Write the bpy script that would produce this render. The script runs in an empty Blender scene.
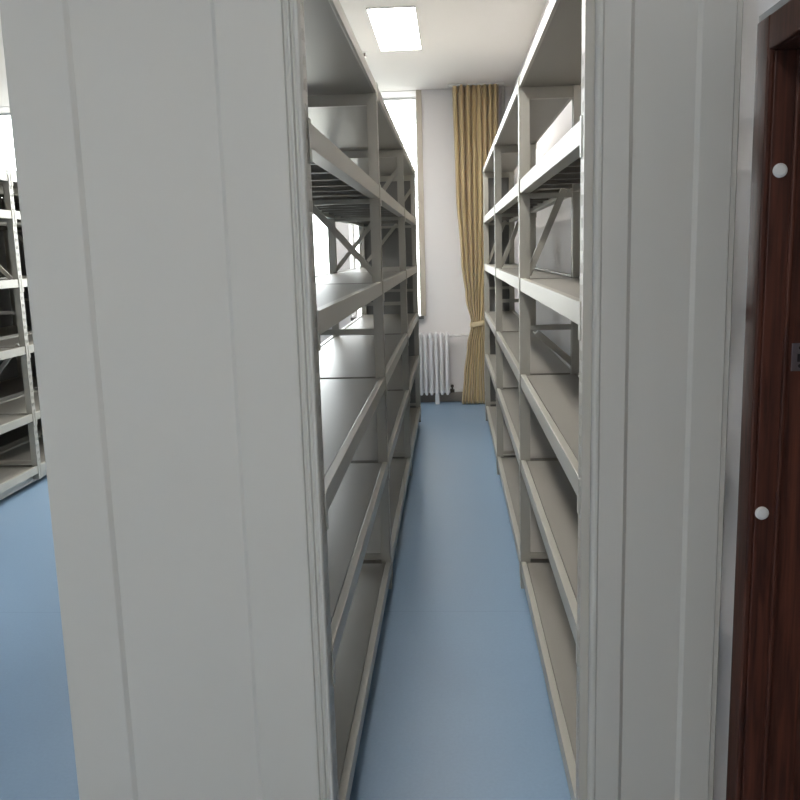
import bpy, bmesh, math, random
from mathutils import Vector, Matrix
random.seed(4)
sc = bpy.context.scene
col = sc.collection
H_CAM = 1.59

# ------------------------------------------------------------------ materials
def nodes_mat(name):
    m = bpy.data.materials.new(name); m.use_nodes = True
    nt = m.node_tree
    return m, nt, nt.nodes['Principled BSDF']

def lin(r, g, b):
    f = lambda c: (c/255/12.92) if c/255 <= .04045 else ((c/255+.055)/1.055)**2.4
    return (f(r), f(g), f(b), 1)

def plain(name, rgb, rough=.5, metal=0, var=.03, scale=6, bump=0, bscale=200, spec=.5, rvar=0.0):
    m, nt, p = nodes_mat(name)
    tc = nt.nodes.new('ShaderNodeTexCoord')
    n = nt.nodes.new('ShaderNodeTexNoise'); n.inputs['Scale'].default_value = scale; n.inputs['Detail'].default_value = 4
    nt.links.new(tc.outputs['Object'], n.inputs['Vector'])
    mx = nt.nodes.new('ShaderNodeMix'); mx.data_type = 'RGBA'
    c = lin(*rgb)
    mx.inputs[6].default_value = tuple(x*(1-var) for x in c[:3])+(1,)
    mx.inputs[7].default_value = tuple(min(1, x*(1+var)) for x in c[:3])+(1,)
    nt.links.new(n.outputs['Fac'], mx.inputs[0]); nt.links.new(mx.outputs[2], p.inputs['Base Color'])
    p.inputs['Metallic'].default_value = metal
    p.inputs['Specular IOR Level'].default_value = spec
    if rvar:
        mr = nt.nodes.new('ShaderNodeMapRange')
        mr.inputs['To Min'].default_value = rough-rvar; mr.inputs['To Max'].default_value = rough+rvar
        nt.links.new(n.outputs['Fac'], mr.inputs['Value']); nt.links.new(mr.outputs['Result'], p.inputs['Roughness'])
    else:
        p.inputs['Roughness'].default_value = rough
    if bump:
        n2 = nt.nodes.new('ShaderNodeTexNoise'); n2.inputs['Scale'].default_value = bscale; n2.inputs['Detail'].default_value = 2
        nt.links.new(tc.outputs['Object'], n2.inputs['Vector'])
        b = nt.nodes.new('ShaderNodeBump'); b.inputs['Strength'].default_value = bump; b.inputs['Distance'].default_value = .002
        nt.links.new(n2.outputs['Fac'], b.inputs['Height']); nt.links.new(b.outputs['Normal'], p.inputs['Normal'])
    return m

M = {}
M['rack'] = plain('grey_powder_coat', (170, 167, 157), .36, .0, .02, 3, .05, 400, spec=.65)
M['shelf'] = plain('grey_shelf_steel', (138, 134, 126), .40, .0, .03, 2, .04, 300, spec=.65)
M['panel'] = plain('grey_panel_enamel', (183, 182, 175), .5, 0, .015, 2, .04, 400, spec=.4)
M['panel_shaded'] = plain('shaded_grey_end_panel', (120, 120, 118), .5, 0, .02, 3)  # panel grey darkened to paint in the shade of the backlit side
M['wall'] = plain('white_wall_paint', (233, 230, 230), .85, 0, .012, 2, .08, 120, spec=.2)
M['ceil'] = plain('white_ceiling_paint', (236, 233, 230), .9, 0, .01, 2, .05, 120, spec=.2)
M['base'] = plain('grey_stone_skirting', (150, 142, 134), .5, 0, .08, 20)
M['radiator'] = plain('white_radiator_enamel', (226, 224, 226), .35, 0, .01, 5)
M['pipe'] = plain('white_painted_pipe', (222, 220, 218), .4, 0, .01, 5)
M['valve'] = plain('dark_valve_brass', (96, 92, 88), .4, .5, .05, 40)
M['uframe'] = plain('window_frame_beige', (196, 186, 172), .5, 0, .02, 5)
M['sill'] = plain('dark_sill_stone', (88, 84, 80), .4, 0, .1, 30)
M['wframe'] = plain('window_frame_white', (225, 225, 222), .4, 0, .01, 5)
M['knob'] = plain('white_rubber', (215, 215, 212), .5, 0, .01, 30)
M['steel'] = plain('brushed_strike_steel', (125, 118, 122), .35, .8, .08, 60)
M['dark'] = plain('dark_void_metal', (30, 28, 30), .6, 0, .05, 20)
M['head_shade'] = plain('grey_head_shade', (150, 150, 150), .7, 0, .05, 30)  # grey of the shadow line painted above the door casing
M['fixture'] = plain('fixture_white', (225, 225, 222), .5, 0, .01, 10)
M['chrome'] = plain('sprinkler_metal', (120, 110, 105), .3, .8, .05, 30)
M['tie'] = plain('curtain_tieback_cloth', (214, 196, 160), .7, 0, .05, 30)

def floor_mat():
    m, nt, p = nodes_mat('blue_vinyl_floor')
    tc = nt.nodes.new('ShaderNodeTexCoord')
    n = nt.nodes.new('ShaderNodeTexNoise'); n.inputs['Scale'].default_value = 1.4; n.inputs['Detail'].default_value = 11
    n2 = nt.nodes.new('ShaderNodeTexNoise'); n2.inputs['Scale'].default_value = 90; n2.inputs['Detail'].default_value = 2
    nt.links.new(tc.outputs['Object'], n.inputs['Vector']); nt.links.new(tc.outputs['Object'], n2.inputs['Vector'])
    mx = nt.nodes.new('ShaderNodeMix'); mx.data_type = 'RGBA'
    mx.inputs[6].default_value = lin(124, 150, 176); mx.inputs[7].default_value = lin(136, 162, 187)
    nt.links.new(n.outputs['Fac'], mx.inputs[0])
    mx2 = nt.nodes.new('ShaderNodeMix'); mx2.data_type = 'RGBA'; mx2.blend_type = 'MULTIPLY'; mx2.inputs[0].default_value = .12
    nt.links.new(mx.outputs[2], mx2.inputs[6]); nt.links.new(n2.outputs['Fac'], mx2.inputs[7])
    # faint welded seams every 2 m across the room
    sep = nt.nodes.new('ShaderNodeSeparateXYZ'); nt.links.new(tc.outputs['Object'], sep.inputs[0])
    def seam(sock, period, off):
        a = nt.nodes.new('ShaderNodeMath'); a.operation = 'ADD'; a.inputs[1].default_value = off
        nt.links.new(sock, a.inputs[0])
        pp = nt.nodes.new('ShaderNodeMath'); pp.operation = 'PINGPONG'; pp.inputs[1].default_value = period/2
        nt.links.new(a.outputs[0], pp.inputs[0])
        l = nt.nodes.new('ShaderNodeMath'); l.operation = 'LESS_THAN'; l.inputs[1].default_value = .003
        nt.links.new(pp.outputs[0], l.inputs[0]); return l
    s1 = seam(sep.outputs['Y'], 5.0, -3.62)
    mu = nt.nodes.new('ShaderNodeMath'); mu.operation = 'MULTIPLY'; mu.inputs[1].default_value = .22
    nt.links.new(s1.outputs[0], mu.inputs[0])
    mx3 = nt.nodes.new('ShaderNodeMix'); mx3.data_type = 'RGBA'
    mx3.inputs[7].default_value = lin(84, 108, 130)
    nt.links.new(mu.outputs[0], mx3.inputs[0]); nt.links.new(mx2.outputs[2], mx3.inputs[6])
    nt.links.new(mx3.outputs[2], p.inputs['Base Color'])
    mr = nt.nodes.new('ShaderNodeMapRange'); mr.inputs['To Min'].default_value = .3; mr.inputs['To Max'].default_value = .45
    nt.links.new(n.outputs['Fac'], mr.inputs['Value']); nt.links.new(mr.outputs['Result'], p.inputs['Roughness'])
    p.inputs['Specular IOR Level'].default_value = .4
    return m
M['floor'] = floor_mat()

def wood_mat():
    m, nt, p = nodes_mat('reddish_brown_wood')
    tc = nt.nodes.new('ShaderNodeTexCoord')
    mp = nt.nodes.new('ShaderNodeMapping'); mp.inputs['Scale'].default_value = (30, 30, 1.6)
    nt.links.new(tc.outputs['Object'], mp.inputs['Vector'])
    n = nt.nodes.new('ShaderNodeTexNoise'); n.inputs['Scale'].default_value = 3; n.inputs['Detail'].default_value = 6
    n.inputs['Distortion'].default_value = .6
    nt.links.new(mp.outputs['Vector'], n.inputs['Vector'])
    r = nt.nodes.new('ShaderNodeValToRGB')
    r.color_ramp.elements[0].position = .3; r.color_ramp.elements[0].color = lin(48, 26, 20)
    r.color_ramp.elements[1].position = .72; r.color_ramp.elements[1].color = lin(90, 52, 40)
    nt.links.new(n.outputs['Fac'], r.inputs['Fac']); nt.links.new(r.outputs['Color'], p.inputs['Base Color'])
    p.inputs['Roughness'].default_value = .5; p.inputs['Specular IOR Level'].default_value = .3
    return m
M['wood'] = wood_mat()

def curtain_mat():
    m, nt, p = nodes_mat('gold_olive_curtain_cloth')
    tc = nt.nodes.new('ShaderNodeTexCoord')
    mp = nt.nodes.new('ShaderNodeMapping'); mp.inputs['Scale'].default_value = (60, 60, 1.5)
    nt.links.new(tc.outputs['Object'], mp.inputs['Vector'])
    n = nt.nodes.new('ShaderNodeTexNoise'); n.inputs['Scale'].default_value = 1; n.inputs['Detail'].default_value = 3
    nt.links.new(mp.outputs['Vector'], n.inputs['Vector'])
    r = nt.nodes.new('ShaderNodeValToRGB')
    r.color_ramp.elements[0].position = .3; r.color_ramp.elements[0].color = lin(176, 154, 112)
    r.color_ramp.elements[1].position = .7; r.color_ramp.elements[1].color = lin(200, 178, 134)
    nt.links.new(n.outputs['Fac'], r.inputs['Fac']); nt.links.new(r.outputs['Color'], p.inputs['Base Color'])
    p.inputs['Roughness'].default_value = .65
    p.inputs['Sheen Weight'].default_value = .3
    return m
M['curtain'] = curtain_mat()

def glass_mat():
    m = bpy.data.materials.new('thin_window_glass'); m.use_nodes = True
    nt = m.node_tree; nt.nodes.clear()
    o = nt.nodes.new('ShaderNodeOutputMaterial'); mix = nt.nodes.new('ShaderNodeMixShader')
    t = nt.nodes.new('ShaderNodeBsdfTransparent'); g = nt.nodes.new('ShaderNodeBsdfGlossy'); g.inputs['Roughness'].default_value = .02
    f = nt.nodes.new('ShaderNodeFresnel'); f.inputs['IOR'].default_value = 1.45
    t.inputs['Color'].default_value = (.96, .98, .97, 1)
    nt.links.new(f.outputs[0], mix.inputs[0]); nt.links.new(t.outputs[0], mix.inputs[1]); nt.links.new(g.outputs[0], mix.inputs[2])
    nt.links.new(mix.outputs[0], o.inputs['Surface'])
    return m
M['glass'] = glass_mat()

def emit_mat(name, rgb, s):
    m, nt, p = nodes_mat(name)
    p.inputs['Base Color'].default_value = (.8, .8, .8, 1)
    p.inputs['Emission Color'].default_value = rgb+(1,); p.inputs['Emission Strength'].default_value = s
    return m
M['lamp'] = emit_mat('lit_diffuser', (1.0, .97, .92), 26)

# ------------------------------------------------------------------ helpers
class MB:
    def __init__(s): s.v = []; s.f = []
    def box(s, x0, x1, y0, y1, z0, z1):
        x0, x1 = min(x0, x1), max(x0, x1); y0, y1 = min(y0, y1), max(y0, y1); z0, z1 = min(z0, z1), max(z0, z1)
        b = len(s.v)
        s.v += [(x0,y0,z0),(x1,y0,z0),(x1,y1,z0),(x0,y1,z0),(x0,y0,z1),(x1,y0,z1),(x1,y1,z1),(x0,y1,z1)]
        s.f += [tuple(b+i for i in q) for q in ((3,2,1,0),(4,5,6,7),(0,1,5,4),(1,2,6,5),(2,3,7,6),(3,0,4,7))]
        return s
    def prism(s, pts, axis, a0, a1):
        """closed 2D outline swept along an axis: 'y' -> pts are (x,z); 'z' -> (x,y); 'x' -> (y,z)"""
        b = len(s.v); n = len(pts)
        for a in (a0, a1):
            for p, q in pts:
                s.v.append({'y': (p, a, q), 'z': (p, q, a), 'x': (a, p, q)}[axis])
        s.f.append(tuple(b+i for i in range(n))); s.f.append(tuple(b+n+i for i in reversed(range(n))))
        for i in range(n):
            j = (i+1) % n
            s.f.append((b+i, b+n+i, b+n+j, b+j))
        return s
    def bar(s, p, q, w, h):
        p, q = Vector(p), Vector(q); d = (q-p).normalized()
        up = Vector((0, 1, 0)) if abs(d.y) < .9 else Vector((0, 0, 1))
        a = d.cross(up).normalized(); c = a.cross(d).normalized()
        b = len(s.v)
        for o in (p, q):
            for i, j in ((-1,-1),(1,-1),(1,1),(-1,1)):
                s.v.append(tuple(o + a*i*w/2 + c*j*h/2))
        s.f += [tuple(b+i for i in k) for k in ((0,1,2,3),(7,6,5,4),(0,4,5,1),(1,5,6,2),(2,6,7,3),(3,7,4,0))]
        return s
    def tube(s, pts, r, n=16):
        pts = [Vector(p) for p in pts]; b = len(s.v)
        for k, p in enumerate(pts):
            d = (pts[min(k+1, len(pts)-1)] - pts[max(k-1, 0)]).normalized()
            up = Vector((0, 0, 1)) if abs(d.z) < .95 else Vector((1, 0, 0))
            a = d.cross(up).normalized(); c = d.cross(a).normalized()
            rr = r[k] if isinstance(r, (list, tuple)) else r
            for i in range(n):
                t = 2*math.pi*i/n
                s.v.append(tuple(p + a*rr*math.cos(t) + c*rr*math.sin(t)))
        for k in range(len(pts)-1):
            for i in range(n):
                j = (i+1) % n
                s.f.append((b+k*n+i, b+k*n+j, b+(k+1)*n+j, b+(k+1)*n+i))
        s.f.append(tuple(b+i for i in reversed(range(n)))); m = b+(len(pts)-1)*n
        s.f.append(tuple(m+i for i in range(n)))
        return s
    def build(s, name, mat, parent=None, bevel=0, smooth=False, loc=None):
        me = bpy.data.meshes.new(name); me.from_pydata(s.v, [], s.f)
        bm = bmesh.new(); bm.from_mesh(me); bmesh.ops.recalc_face_normals(bm, faces=bm.faces); bm.to_mesh(me); bm.free()
        me.materials.append(mat)
        if smooth:
            for p in me.polygons: p.use_smooth = True
        o = bpy.data.objects.new(name, me); col.objects.link(o)
        if parent: o.parent = parent
        if loc: o.location = loc
        if bevel:
            m = o.modifiers.new('bevel', 'BEVEL'); m.width = bevel; m.segments = 2; m.limit_method = 'ANGLE'; m.angle_limit = .6
        return o

def empty(name, loc, label, cat, group=None):
    o = bpy.data.objects.new(name, None); col.objects.link(o); o.location = loc
    o['label'] = label; o['category'] = cat
    if group: o['group'] = group
    return o
def tag(o, label, cat, group=None):
    o['label'] = label; o['category'] = cat
    if group: o['group'] = group
    return o
def struct(o, label=None):
    o['kind'] = 'structure'
    if label: o['label'] = label
    return o

# ------------------------------------------------------------------ the room
XR, XL, YF, YB, ZC = .66, -6.6, 9.03, -3.2, 3.185
FT = .45                                             # thickness of the far (window) wall
struct(MB().box(XL-.3, XR+.3, YB-.3, YF+FT, -.1, 0).build('floor', M['floor']), 'blue vinyl floor of the aisles')
struct(MB().box(XL-.3, XR+.3, YB-.3, YF+FT, ZC, ZC+.15).build('ceiling', M['ceil']), 'plain white ceiling')

WINS = [(-1.05, -.32), (-2.75, -1.27), (-5.2, -3.5)]
WZ0, WZ1 = .9, 3.18
def wall_with_openings(name, holes, axis, a0, a1, t0, t1, z1, label):
    """wall whose length runs along axis ('x' or 'y'); holes = (lo, hi, z0, z1)"""
    m = MB()
    def b(lo, hi, z0, z2):
        if hi-lo > 1e-4 and z2-z0 > 1e-4:
            m.box(lo, hi, t0, t1, z0, z2) if axis == 'x' else m.box(t0, t1, lo, hi, z0, z2)
    cur = a0
    for lo, hi, z0, z2 in sorted(holes):
        b(cur, lo, 0, z1); b(lo, hi, 0, z0); b(lo, hi, z2, z1); cur = hi
    b(cur, a1, 0, z1)
    return struct(m.build(name, M['wall']), label)
wall_with_openings('wall_far', [(a, b, WZ0, WZ1) for a, b in WINS], 'x', XL, XR, YF, YF+FT, ZC, 'white wall with windows at the end of the aisle')
DY0, DY1, DZ = .98, 1.925, 2.02
wall_with_openings('wall_right', [(DY0, DY1, 0, DZ)], 'y', YB, YF, XR, XR+.22, ZC, 'white wall beside the right rack')
LW = []
wall_with_openings('wall_left', [(a, b, WZ0, 2.75) for a, b in LW], 'y', YB, YF, XL-.25, XL, ZC, 'white wall at the far left')
struct(MB().box(XL, XR, YB-.2, YB, 0, ZC).build('wall_back', M['wall']))
sk = MB().box(XL, XR-.001, YF-.014, YF-.001, 0.001, .105); struct(sk.build('baseboard_far', M['base'], bevel=.003), 'grey stone skirting under the radiator')

def window(i, axis, a, b, z0, z1, t_in, t_glass, out_dir, reveal=True):
    """axis 'x': far wall, glass plane at y=t_glass; axis 'y': left wall, glass plane at x=t_glass"""
    root = empty('window_%d' % i, (0, 0, 0), 'tall bright window in the %s wall' % ('far' if axis == 'x' else 'left'), 'window')
    del root['category']; root['kind'] = 'structure'
    def bx(m, lo, hi, d0, d1, c0, c1):
        m.box(lo, hi, d0, d1, c0, c1) if axis == 'x' else m.box(d0, d1, lo, hi, c0, c1)
    f = MB(); w = .022; g0, g1 = t_glass-.03, t_glass+.03
    bx(f, a, a+w, g0, g1, z0, z1); bx(f, b-w, b, g0, g1, z0, z1)
    bx(f, a+w, b-w, g0, g1, z0, z0+w); bx(f, a+w, b-w, g0, g1, z1-w, z1)
    zt = z1-w
    n = 2 if b-a > 1.2 else 1
    for k in range(1, n):
        xm = a+(b-a)*k/n; bx(f, xm-.02, xm+.02, g0+.003, g1-.003, z0+w, z1-w)
    fr = f.build('window_frame', M['wframe'], root)
    p = MB(); bx(p, a+w, b-w, t_glass-.003, t_glass+.003, z0+w, z1-w)
    p.build('window_pane', M['glass'], root)
    if axis == 'x':
        s = MB(); s.box(a, b, t_in-.0, t_glass-.03, z0-.0, z0+.022); s.box(a-.01, b+.03, t_in-.05, t_in-.001, z0-.012, z0+.022)
        s.build('window_sill', M['sill'], root, bevel=.003)
        c = MB(); c.box(b, b+.055, t_in-.02, t_in-.001, z0+.022, ZC-.003)
        c.build('window_casing', M['uframe'], root, bevel=.002)
    return root
for i, (a, b) in enumerate(WINS): window(i+1, 'x', a, b, WZ0, WZ1, YF, YF+FT-.06, 1)
for i, (a, b) in enumerate(LW): window(i+4, 'y', a, b, WZ0, 2.75, XL, XL-.2, -1)

# door in the right wall, close to the camera
door = empty('door_1', (XR, DY1, 0), 'reddish brown wooden door frame beside the right rack', 'door')
del door['category']; door['kind'] = 'structure'
def at(o, x, y, z): return (x-XR, y-DY1, z)
c = MB()     # casing flat on the wall, both sides and head
X0 = -.014
c.box(X0, 0, -.06, .012, 0, DZ+.018); c.box(X0, 0, DY0-DY1-.022, DY0-DY1+.09, 0, DZ+.018)
c.box(X0+.0006, 0, DY0-DY1+.09, -.06, DZ-.05, DZ+.0175)
c.build('casing', M['wood'], door, bevel=.004)
j = MB()     # stepped jamb lining the opening
j.box(0, .22, -.06, 0, 0, DZ-.05); j.box(.042, .052, -.072, -.06, 0, DZ-.05)
j.box(0, .22, DY0-DY1, DY0-DY1+.09, 0, DZ-.05); j.box(0, .22, DY0-DY1, 0, DZ-.05, DZ)
j.build('jamb', M['wood'], door, bevel=.003)
l = MB().box(.115, .16, DY0-DY1+.091, -.061, .005, DZ-.053).build('leaf', M['wood'], door, bevel=.003)
MB().tube([(.1, -.80, 1.02), (.06, -.80, 1.02), (.055, -.79, 1.02), (.055, -.68, 1.02)], .009, 12).build('door_handle', M['steel'], l, smooth=True)
MB().box(-.004, -.0001, DY0-DY1-.03, .03, DZ+.018, DZ+.036).build('head_shade_strip', M['head_shade'], door)  # grey strip standing in for the recess shadow over the casing
for z, x in ((1.733, .020), (1.0, .015)):
    b = MB().tube([(x, -.06, z), (x, -.064, z), (x, -.067, z)], [.0145, .0145, .010], 24).build('bumper', M['knob'], door, smooth=False)
    b['label'] = 'round white rubber bumper'
s = MB().box(.062, .098, -.0625, -.06, 1.315, 1.375); s = s.build('strike_plate', M['steel'], door, bevel=.0008)
h = MB()
h.box(.074, .086, -.0635, -.0624, 1.335, 1.352)
h.tube([(.080, -.0635, 1.326), (.080, -.0625, 1.326)], .004, 12); h.tube([(.080, -.0635, 1.365), (.080, -.0625, 1.365)], .004, 12)
h.build('latch_hole', M['dark'], s)

# ------------------------------------------------------------------ shelving racks
LEV = [2.292, 1.873, 1.463, 1.044, .657, .18]       # tops of the beams, top level first
BH = .055
def post_mesh(sx, z0, z1):
    """slotted C-section upright: web in the x=0 plane (faces sx side), lips behind"""
    W, D, LIP = .05, .042, .012
    v, f = [], []
    ys = [-W/2, -.013, -.006, .006, .013, W/2]
    zs = [z0]; z = z0+.03; holes = []
    while z+.024 < z1-.02:
        zs += [z, z+.024]; holes.append(len(zs)-2); z += .05
    zs.append(z1)
    for zz in zs:
        for yy in ys: v.append((0, yy, zz))
    n = len(ys)
    for k in range(len(zs)-1):
        for i in range(n-1):
            if k in holes and i in (1, 3): continue
            a = k*n+i; f.append((a, a+1, a+n+1, a+n))
    for sy in (-1, 1):
        b = len(v); d = -sx
        v += [(0, sy*W/2, z0), (d*D, sy*W/2, z0), (d*D, sy*(W/2-LIP), z0), (0, sy*W/2, z1), (d*D, sy*W/2, z1), (d*D, sy*(W/2-LIP), z1)]
        f += [(b, b+1, b+4, b+3), (b+1, b+2, b+5, b+4)]
    me = bpy.data.meshes.new('upright'); me.from_pydata(v, [], f)
    bm = bmesh.new(); bm.from_mesh(me); bmesh.ops.remove_doubles(bm, verts=bm.verts, dist=1e-5); bmesh.ops.recalc_face_normals(bm, faces=bm.faces); bm.to_mesh(me); bm.free()
    me.materials.append(M['rack']); return me

def beam_obj(name, sx, L, h, parent):
    """stepped box beam, outer face at x=0 looking along sx, hooked end plates over the posts; runs y=0..L"""
    m = MB(); t = -sx
    m.prism([(0, -h), (0, 0), (t*.022, 0), (t*.022, -.012), (t*.042, -.012), (t*.042, -h)], 'y', 0.0, L)
    for y0, y1 in ((-.022, .004), (L-.004, L+.022)):
        m.box(sx*.0045, sx*.001, y0, y1, -h-.032, .004)
    return m.build(name, M['rack'], parent, bevel=.0015)

def top_edge_obj(sx, L, h, parent):
    m = MB(); t = -sx
    m.box(0, t*.012, 0, L, -h, 0)
    m.box(sx*.0045, sx*.001, -.022, .004, -h-.03, .0); m.box(sx*.0045, sx*.001, L-.004, L+.022, -h-.03, .0)
    return m.build('beam', M['rack'], parent, bevel=.0015)
def top_cover_obj(depth, L, parent):
    return MB().box(.0125, depth-.0125, -.0245, L+.0245, -.040, -.036).build('shelf_board', M['shelf'], parent)

def shelf_obj(name, depth, L, parent, ribs=7, smooth_top=False):
    """shelf board from folded panels laid across the beams; local x 0..depth is measured between beam outer faces"""
    m = MB(); m.box(.026, depth-.026, .001, L-.001, -.0115, -.005); n = ribs; g = .0006; w = L/n
    for k in range(n):
        y0, y1 = k*w+g, (k+1)*w-g
        if not smooth_top:
            for a, b in ((y0, y0+.002), (y1-.002, y1)):
                m.box(.046, depth-.046, a, b, -.038, -.0115)
            for a, b in ((y0+.002, y0+.012), (y1-.012, y1-.002)):
                m.box(.046, depth-.046, a, b, -.038, -.036)
    return m.build(name, M['shelf'], parent)

def copy(o, parent, loc=None):
    c = o.copy(); col.objects.link(c); c.parent = parent
    if loc is not None: c.location = loc
    return c

def rack(loc, label, faceL, depth, ys, levels, braces, toph=.042, group='rows of grey mobile shelving'):
    """faceL: x of the rack's left face relative to root; ys: frame centres"""
    root = empty('shelving_rack', loc, label, 'shelving rack', group)
    x0, x1 = 0, depth
    top = levels[0]
    pm = {s: post_mesh(s, .05, top-BH-.003 if False else top-.042) for s in (-1, 1)}
    for y in ys:
        for s, x in ((-1, x0), (1, x1)):
            o = bpy.data.objects.new('post', pm[s]); col.objects.link(o); o.parent = root; o.location = (x, y, 0)
            md = o.modifiers.new('solid', 'SOLIDIFY'); md.thickness = .0022; md.offset = -1
    proto = {}
    for k in range(len(ys)-1):
        ya, yb = ys[k]+.025, ys[k+1]-.025; L = yb-ya
        for li, z in enumerate(levels):
            key = (round(L, 4), li == 0)
            if key not in proto and li == 0:
                bl = top_edge_obj(-1, L, toph, root); bl.location = (x0, ya, z)
                br = top_edge_obj(1, L, toph, root); br.location = (x1, ya, z)
                sh = top_cover_obj(depth, L, root); sh.location = (0, ya, z)
                proto[key] = (bl, br, sh)
            elif key not in proto:
                h = BH
                bl = beam_obj('beam', -1, L, h, root); bl.location = (x0, ya, z)
                br = beam_obj('beam', 1, L, h, root); br.location = (x1, ya, z)
                sh = shelf_obj('shelf_board', depth, L, root, smooth_top=(li == 0)); sh.location = (0, ya, z)
                proto[key] = (bl, br, sh)
            else:
                a, b, c_ = proto[key]
                copy(a, root, (x0, ya, z)); copy(b, root, (x1, ya, z)); copy(c_, root, (0, ya, z))
    tie = None
    for i, y in enumerate(ys):
        for zt, hh in ((top-.088, .046), (levels[1]-.075, .02), (1.235, .022), (levels[5]+.012, .02)):
            m = MB(); m.prism([(-.014, 0), (.014, 0), (.014, hh), (.010, hh), (.010, .004), (-.010, .004), (-.010, hh), (-.014, hh)], 'x', .01, depth-.01)
            m.build('tie_bar', M['rack'], root, loc=(0, y, zt))
        for (xa, za, xb, zb) in braces.get(i, []):
            m = MB().bar((xa, 0, za), (xb, 0, zb), .028, .016)
            m.build('diagonal_brace', M['rack'], root, loc=(0, y, 0), bevel=.002)
    return root

def base_unit(root, depth, y0, y1):
    """chassis under the lowest shelf, set on the floor"""
    for a, b in ((.045, .075), (depth-.075, depth-.045)):
        MB().box(a, b, y0, y1, .03, LEV[5]-.062).build('base_rail', M['rack'], root, bevel=.003)
    for k in range(4):
        y = y0+.15+(y1-y0-.3)*k/3
        for x in (.092, depth-.092):
            w = MB().tube([(x-.012, y, .032), (x+.012, y, .032)], .032, 20)
            w.build('wheel', M['dark'], root, smooth=False)
    for k in range(4):
        y = y0+.15+(y1-y0-.3)*k/3
        MB().box(.075, depth-.075, y-.03, y+.03, .07, .1).build('axle_beam', M['rack'], root)

def end_panel(name, mat, root, prof, thick, y, z0, z1, parent=None):
    """folded sheet panel; prof = (x, forward offset) outline of the visible side"""
    front = [(x, -o) for x, o in prof]
    back = [(prof[-1][0], thick), (prof[0][0], thick)]
    return MB().prism(front+back, 'z', z0, z1).build(name, mat, root, loc=(0, y, 0))

YS_L = [1.885, 3.783, 5.815, 7.765]
YS_R = [1.987, 3.783, 5.815, 7.765]
# --- left rack (the wide panel in front)
FX, DL = -.81, .51                                    # left face x, depth
u = lambda x: x-FX
LB = {1: [(u(-.315), 1.475, u(-.635), 1.835)],
      2: [(u(-.775), 1.475, u(-.47), 1.835), (u(-.52), 1.885, u(-.325), 2.14)],
      3: [(u(-.775), 1.475, u(-.47), 1.835), (u(-.52), 1.885, u(-.325), 2.14)],
      0: []}
left = rack((FX, 0, 0), 'grey open shelving rack on the left of the aisle, with the widest smooth end panel', -.81, DL, YS_L, LEV, LB)
base_unit(left, DL, 1.87, 7.785)
prof = [(u(-.925), -.012), (u(-.918), 0), (u(-.786), 0), (u(-.776), -.007), (u(-.480), -.007), (u(-.470), 0), (u(-.334), 0),
        (u(-.331), -.006), (u(-.326), -.006), (u(-.323), .001), (u(-.319), .001), (u(-.316), -.006), (u(-.311), -.006), (u(-.308), 0), (u(-.302), 0), (u(-.299), -.004)]
end_panel('end_panel', M['panel'], left, prof, .026, 1.83, .03, 2.36)
far_prof = [(.0, 0), (DL, 0)]
end_panel('far_end_panel', M['panel_shaded'], left, far_prof, .018, 7.795, .03, 2.3)['label'] = 'shade-darkened grey end panel at the window end'
# --- right rack
RX, DR = .298, .265
r = lambda x: x-RX
RB = {1: [(r(.335), 1.475, r(.488), 1.835), (r(.37), 1.225, r(.53), 1.085)],
      2: [(r(.335), 1.475, r(.488), 1.835)],
      3: [(r(.335), 1.475, r(.488), 1.835)], 0: []}
right = rack((RX, 0, 0), 'grey open shelving rack on the right of the aisle, close against the white wall', 0, DR, YS_R, LEV, RB)
base_unit(right, DR, 1.975, 7.785)
prof = [(r(.316), -.004), (r(.319), 0), (r(.323), .003), (r(.329), .003), (r(.333), 0), (r(.388), 0), (r(.397), -.007), (r(.527), -.007), (r(.537), 0),
        (r(.605), 0), (r(.608), -.006), (r(.618), -.006), (r(.621), -.010)]
end_panel('end_panel', M['panel'], right, prof, .022, 1.94, .03, 2.36)
end_panel('far_end_panel', M['panel_shaded'], right, [(0, 0), (DR, 0)], .018, 7.795, .03, 2.3)['label'] = 'shade-darkened grey end panel at the window end'
# --- far left rack beyond the second aisle
YS_F = [3.86, 5.84, 7.82]
FB = {1: [(.45, 1.475, .12, 1.835), (.45, 1.02, .1, .62)], 0: [(.45, 1.475, .12, 1.835)], 2: [(.45, 1.475, .12, 1.835)]}
LEVF = [2.215, 1.94, 1.475, 1.01, .53, .15]
farl = rack((-3.49, 0, 0), 'pale grey shelving rack glimpsed at the left edge behind the wide panel', 0, .51, YS_F, LEVF, FB, toph=.08)
base_unit(farl, .51, 3.84, 7.84)
end_panel('far_end_panel', M['panel_shaded'], farl, [(0, 0), (.51, 0)], .018, 7.85, .03, 2.32)

def copy_tree(o, loc, label):
    c_ = o.copy(); col.objects.link(c_); c_.location = loc; c_['label'] = label
    for ch in o.children:
        n_ = ch.copy(); col.objects.link(n_); n_.parent = c_
    return c_
far2 = copy_tree(farl, (-4.09, 0, 0), 'grey shelving rack directly behind the pale rack at the left edge')
MB().box(-.012, -.006, 3.85, 7.83, .16, 2.2).build('added_back_sheet', M['panel_shaded'], far2)  # dark sheet added to block the bright window behind the racks
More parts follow.
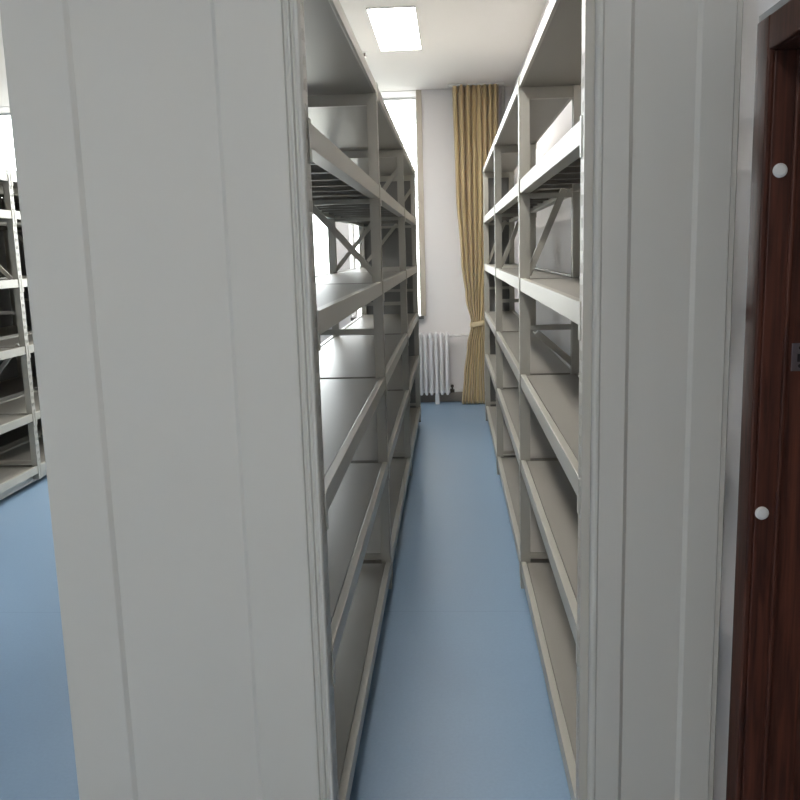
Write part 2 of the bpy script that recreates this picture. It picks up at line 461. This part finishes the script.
# ------------------------------------------------------------------ radiator and pipes
rad = empty('radiator', (-.32, 8.9, 0), 'white column radiator on the far wall at the end of the aisle', 'radiator')
P = .0545; N = 9
def rad_column():
    m = MB(); z0, z1 = .10, .75
    # two vertical oval tubes joined by rounded headers
    def ov(y, rx, ry, za, zb):
        n = 16; b = len(m.v)
        prof_ = [(za, .55), (za+.012, .9), (za+.03, 1), (zb-.03, 1), (zb-.012, .9), (zb, .55)]
        for z, k in prof_:
            for i in range(n):
                t = 2*math.pi*i/n; m.v.append((rx*k*math.cos(t), y+ry*k*math.sin(t), z))
        for k in range(len(prof_)-1):
            for i in range(n):
                j2 = (i+1) % n; m.f.append((b+k*n+i, b+k*n+j2, b+(k+1)*n+j2, b+(k+1)*n+i))
        m.f.append(tuple(b+i for i in reversed(range(n)))); m.f.append(tuple(b+(len(prof_)-1)*n+i for i in range(n)))
    ov(-.035, .019, .018, z0, z1); ov(.035, .019, .018, z0, z1)
    ov(0, .015, .045, z0+.005, z0+.07); ov(0, .015, .045, z1-.07, z1-.005)
    m.tube([(-P/2, 0, z0+.035), (P/2, 0, z0+.035)], .018, 12); m.tube([(-P/2, 0, z1-.035), (P/2, 0, z1-.035)], .018, 12)
    return m
c0 = rad_column().build('radiator_column', M['radiator'], rad, smooth=True, loc=(.265, 0, 0))
for k in range(1, N): copy(c0, rad, (.265-k*P, 0, 0))
for k in (2, N-2):
    MB().box(.265-k*P-.022, .265-k*P+.022, -.035, .035, 0, .12).build('foot', M['radiator'], rad, bevel=.004)
MB().tube([(.265+P/2, 0, .135), (.265+P/2+.012, 0, .135), (.265+P/2+.012, 0, .135), (.265+P/2+.045, 0, .135)], [.024, .024, .018, .018], 16).build('valve', M['valve'], rad, smooth=True)
MB().tube([(.265+P/2+.022, 0, .135), (.265+P/2+.022, 0, .175), (.265+P/2+.022, 0, .18), (.265+P/2+.022, 0, .2)], [.010, .010, .017, .014], 16).build('valve_knob', M['valve'], rad, smooth=True)
MB().tube([(.265+P/2, 0, .715), (.338, 0, .715)], .016, 16).build('pipe_union', M['radiator'], rad, smooth=True)
pp = empty('heating_pipes', (.55, 8.99, 0), 'white riser pipe in the corner with two branches running to the radiator', 'pipe')
MB().tube([(0, 0, 0), (0, 0, ZC)], .017, 16).build('riser_pipe', M['pipe'], pp, smooth=True)
yb = 8.9-8.99
x_r = .3+P/2-.32-.55+ -.035
MB().tube([(-.528, yb, .715), (-.48, yb, .715), (-.44, -.01, .712), (-.40, -.01, .71), (-.01, -.01, .706)], .013, 12).build('supply_pipe', M['pipe'], pp, smooth=True)
MB().tube([(-.528, yb, .135), (-.44, -.03, .135), (-.40, -.03, .135), (-.01, -.02, .13)], .013, 12).build('return_pipe', M['pipe'], pp, smooth=True)

# ------------------------------------------------------------------ curtain
cur = empty('curtain', (.27, 8.83, 0), 'gold olive curtain gathered by a tieback at the end of the aisle', 'curtain')
def lerp_tab(tab, z):
    for (za, a), (zb, b) in zip(tab, tab[1:]):
        if za >= z >= zb:
            t = (za-z)/(za-zb); t = t*t*(3-2*t); return a+(b-a)*t
    return tab[-1][1]
LT = [(3.18, .044), (2.2, .062), (1.5, .10), (1.1, .145), (.86, .195), (.83, .195), (.6, .15), (.3, .115), (.01, .085)]
RT = [(3.18, .50), (2.2, .49), (1.5, .45), (1.1, .39), (.86, .345), (.83, .345), (.6, .335), (.3, .33), (.01, .335)]
v, f = [], []
NS, NZ = 260, 90
for k in range(NZ+1):
    z = 3.178-(3.178-.012)*k/NZ
    xl, xr = lerp_tab(LT, z), lerp_tab(RT, z); w = xr-xl
    pinch = min(1, w/.44)
    for i in range(NS+1):
        s_ = i/NS
        ph = 2*math.pi*(8.5*s_ + .22*math.sin(5*s_+1.3*z*.4) + .08*math.sin(13*s_))
        amp = (.040+.012*math.sin(7*s_+.8))*(.55+.45*pinch)
        if s_ < .1: amp *= .25+.75*s_/.1
        y = amp*math.sin(ph) + .006*math.sin(2.3*ph+z)
        x = xl + w*s_ + .006*math.cos(ph)*pinch
        v.append((x-.27, y, z))
for k in range(NZ):
    for i in range(NS):
        a = k*(NS+1)+i; f.append((a, a+1, a+NS+2, a+NS+1))
me = bpy.data.meshes.new('cloth'); me.from_pydata(v, [], f); me.materials.append(M['curtain'])
for p_ in me.polygons: p_.use_smooth = True
o = bpy.data.objects.new('cloth', me); col.objects.link(o); o.parent = cur
md = o.modifiers.new('solid', 'SOLIDIFY'); md.thickness = .002
t = MB(); n = 40; b = 0
for zz in (.815, .825, .855, .868):
    rr = 1.0 if zz in (.825, .855) else .95
    for i in range(n):
        a = 2*math.pi*i/n
        t.v.append(((.268-.27)+.082*rr*math.cos(a), .048*rr*math.sin(a), zz+.014*math.cos(a)))
for k in range(3):
    for i in range(n):
        j2 = (i+1) % n; t.f.append((k*n+i, k*n+j2, (k+1)*n+j2, (k+1)*n+i))
tb = t.build('tieback', M['tie'], cur, smooth=True); tb['label'] = 'pale cream tieback band'
md = tb.modifiers.new('solid', 'SOLIDIFY'); md.thickness = .003
MB().box(-.27, .28, -.05, .05, 3.172, 3.184).build('curtain_rail', M['fixture'], cur)

# ------------------------------------------------------------------ ceiling lights, sprinkler
def ceiling_light(x, y, label, lx=.158, ly=.6, group='recessed ceiling light panels'):
    root = empty('ceiling_light', (x, y, ZC), label, 'ceiling light', group)
    m = MB(); w = .004
    m.box(-lx-w, -lx, -ly-w, ly+w, -.012, -.0005); m.box(lx, lx+w, -ly-w, ly+w, -.012, -.0005)
    m.box(-lx, lx, -ly-w, -ly, -.012, -.0005); m.box(-lx, lx, ly, ly+w, -.012, -.0005)
    m.build('frame', M['fixture'], root)
    MB().box(-lx, lx, -ly, ly, -.008, -.001).build('diffuser', M['lamp'], root)
    return root
first = ceiling_light(-.365, 6.61, 'bright rectangular light panel in the ceiling over the aisle')
spots = [(-.365, 3.3, 'light panel over the near end of the aisle'), (-.365, -.9, 'light panel in the ceiling above the entrance'),
         (-2.2, 6.61, 'light panel over the second aisle, by the windows'), (-3.4, -1.6, 'light panel in the ceiling left of the entrance'),
         (-5.4, 3.3, 'light panel over the far left aisle')]
for x, y, lb in spots: copy_tree(first, (x, y, ZC), lb)
spr = empty('sprinkler', (-.665, 7.28, ZC), 'tiny metal sprinkler head on the ceiling above the left rack', 'sprinkler')
MB().tube([(0, 0, 0), (0, 0, -.006)], .028, 20).build('rosette', M['fixture'], spr)
MB().tube([(0, 0, -.006), (0, 0, -.028), (0, 0, -.03), (0, 0, -.036)], [.009, .007, .018, .016], 16).build('nozzle', M['chrome'], spr)

# ------------------------------------------------------------------ daylight
w = bpy.data.worlds.new('overcast_sky'); sc.world = w; w.use_nodes = True
nt = w.node_tree; bg = nt.nodes['Background']
tc = nt.nodes.new('ShaderNodeTexCoord'); sp = nt.nodes.new('ShaderNodeSeparateXYZ'); nt.links.new(tc.outputs['Generated'], sp.inputs[0])
rp = nt.nodes.new('ShaderNodeValToRGB')
rp.color_ramp.elements[0].position = .46; rp.color_ramp.elements[0].color = (.55, .54, .50, 1)
rp.color_ramp.elements[1].position = .54; rp.color_ramp.elements[1].color = (.95, .97, 1.0, 1)
ma = nt.nodes.new('ShaderNodeMath'); ma.operation = 'MULTIPLY_ADD'; ma.inputs[1].default_value = .5; ma.inputs[2].default_value = .5
nt.links.new(sp.outputs['Z'], ma.inputs[0]); nt.links.new(ma.outputs[0], rp.inputs['Fac']); nt.links.new(rp.outputs['Color'], bg.inputs['Color'])
bg.inputs['Strength'].default_value = 11
def portal(name, loc, rot, sx, sy):
    l = bpy.data.lights.new(name, 'AREA'); l.shape = 'RECTANGLE'; l.size = sx; l.size_y = sy
    l.cycles.is_portal = True
    o = bpy.data.objects.new(name, l); col.objects.link(o); o.location = loc; o.rotation_euler = rot
for a, b in WINS: portal('window_daylight', ((a+b)/2, YF+FT-.01, (WZ0+WZ1)/2), (-math.pi/2, 0, 0), b-a, WZ1-WZ0)
for a, b in LW: portal('window_daylight', (XL-.24, (a+b)/2, (WZ0+2.75)/2), (0, -math.pi/2, 0), 2.75-WZ0, b-a)

# ------------------------------------------------------------------ camera
f_px, yaw, pit, rol = 857.677, .06272, .1712, .02821
cd = bpy.data.cameras.new('camera'); cam = bpy.data.objects.new('camera', cd); col.objects.link(cam)
cd.sensor_width = 36; cd.sensor_fit = 'HORIZONTAL'; cd.lens = f_px*36/800; cd.clip_start = .05
R0 = Vector((math.cos(yaw), math.sin(yaw), 0))
F = Vector((-math.sin(yaw)*math.cos(pit), math.cos(yaw)*math.cos(pit), -math.sin(pit)))
U0 = R0.cross(F)
R = R0*math.cos(rol) + U0*math.sin(-rol)*-1*-1*1
# picture x axis = cos*R0 - ... (see fit): X=c*du-s*dv, V=s*du+c*dv
c_, s_ = math.cos(rol), math.sin(rol)
R = R0*c_ - U0*s_          # moving one pixel right
Dn = -R0*s_ - U0*c_        # moving one pixel down
Up = -Dn
mw = Matrix(((R.x, Up.x, -F.x, 0), (R.y, Up.y, -F.y, 0), (R.z, Up.z, -F.z, H_CAM), (0, 0, 0, 1)))
cam.matrix_world = mw
sc.camera = cam
cd.dof.use_dof = False

sc.view_settings.view_transform = 'Standard'; sc.view_settings.look = 'None'
sc.view_settings.gamma = 1; sc.view_settings.use_curve_mapping = False
sc.view_settings.exposure = 0.6
sc.cycles.use_denoising = True
sc.cycles.max_bounces = 10; sc.cycles.diffuse_bounces = 6; sc.cycles.glossy_bounces = 5
sc.cycles.transparent_max_bounces = 12
sc.cycles.sample_clamp_indirect = 8
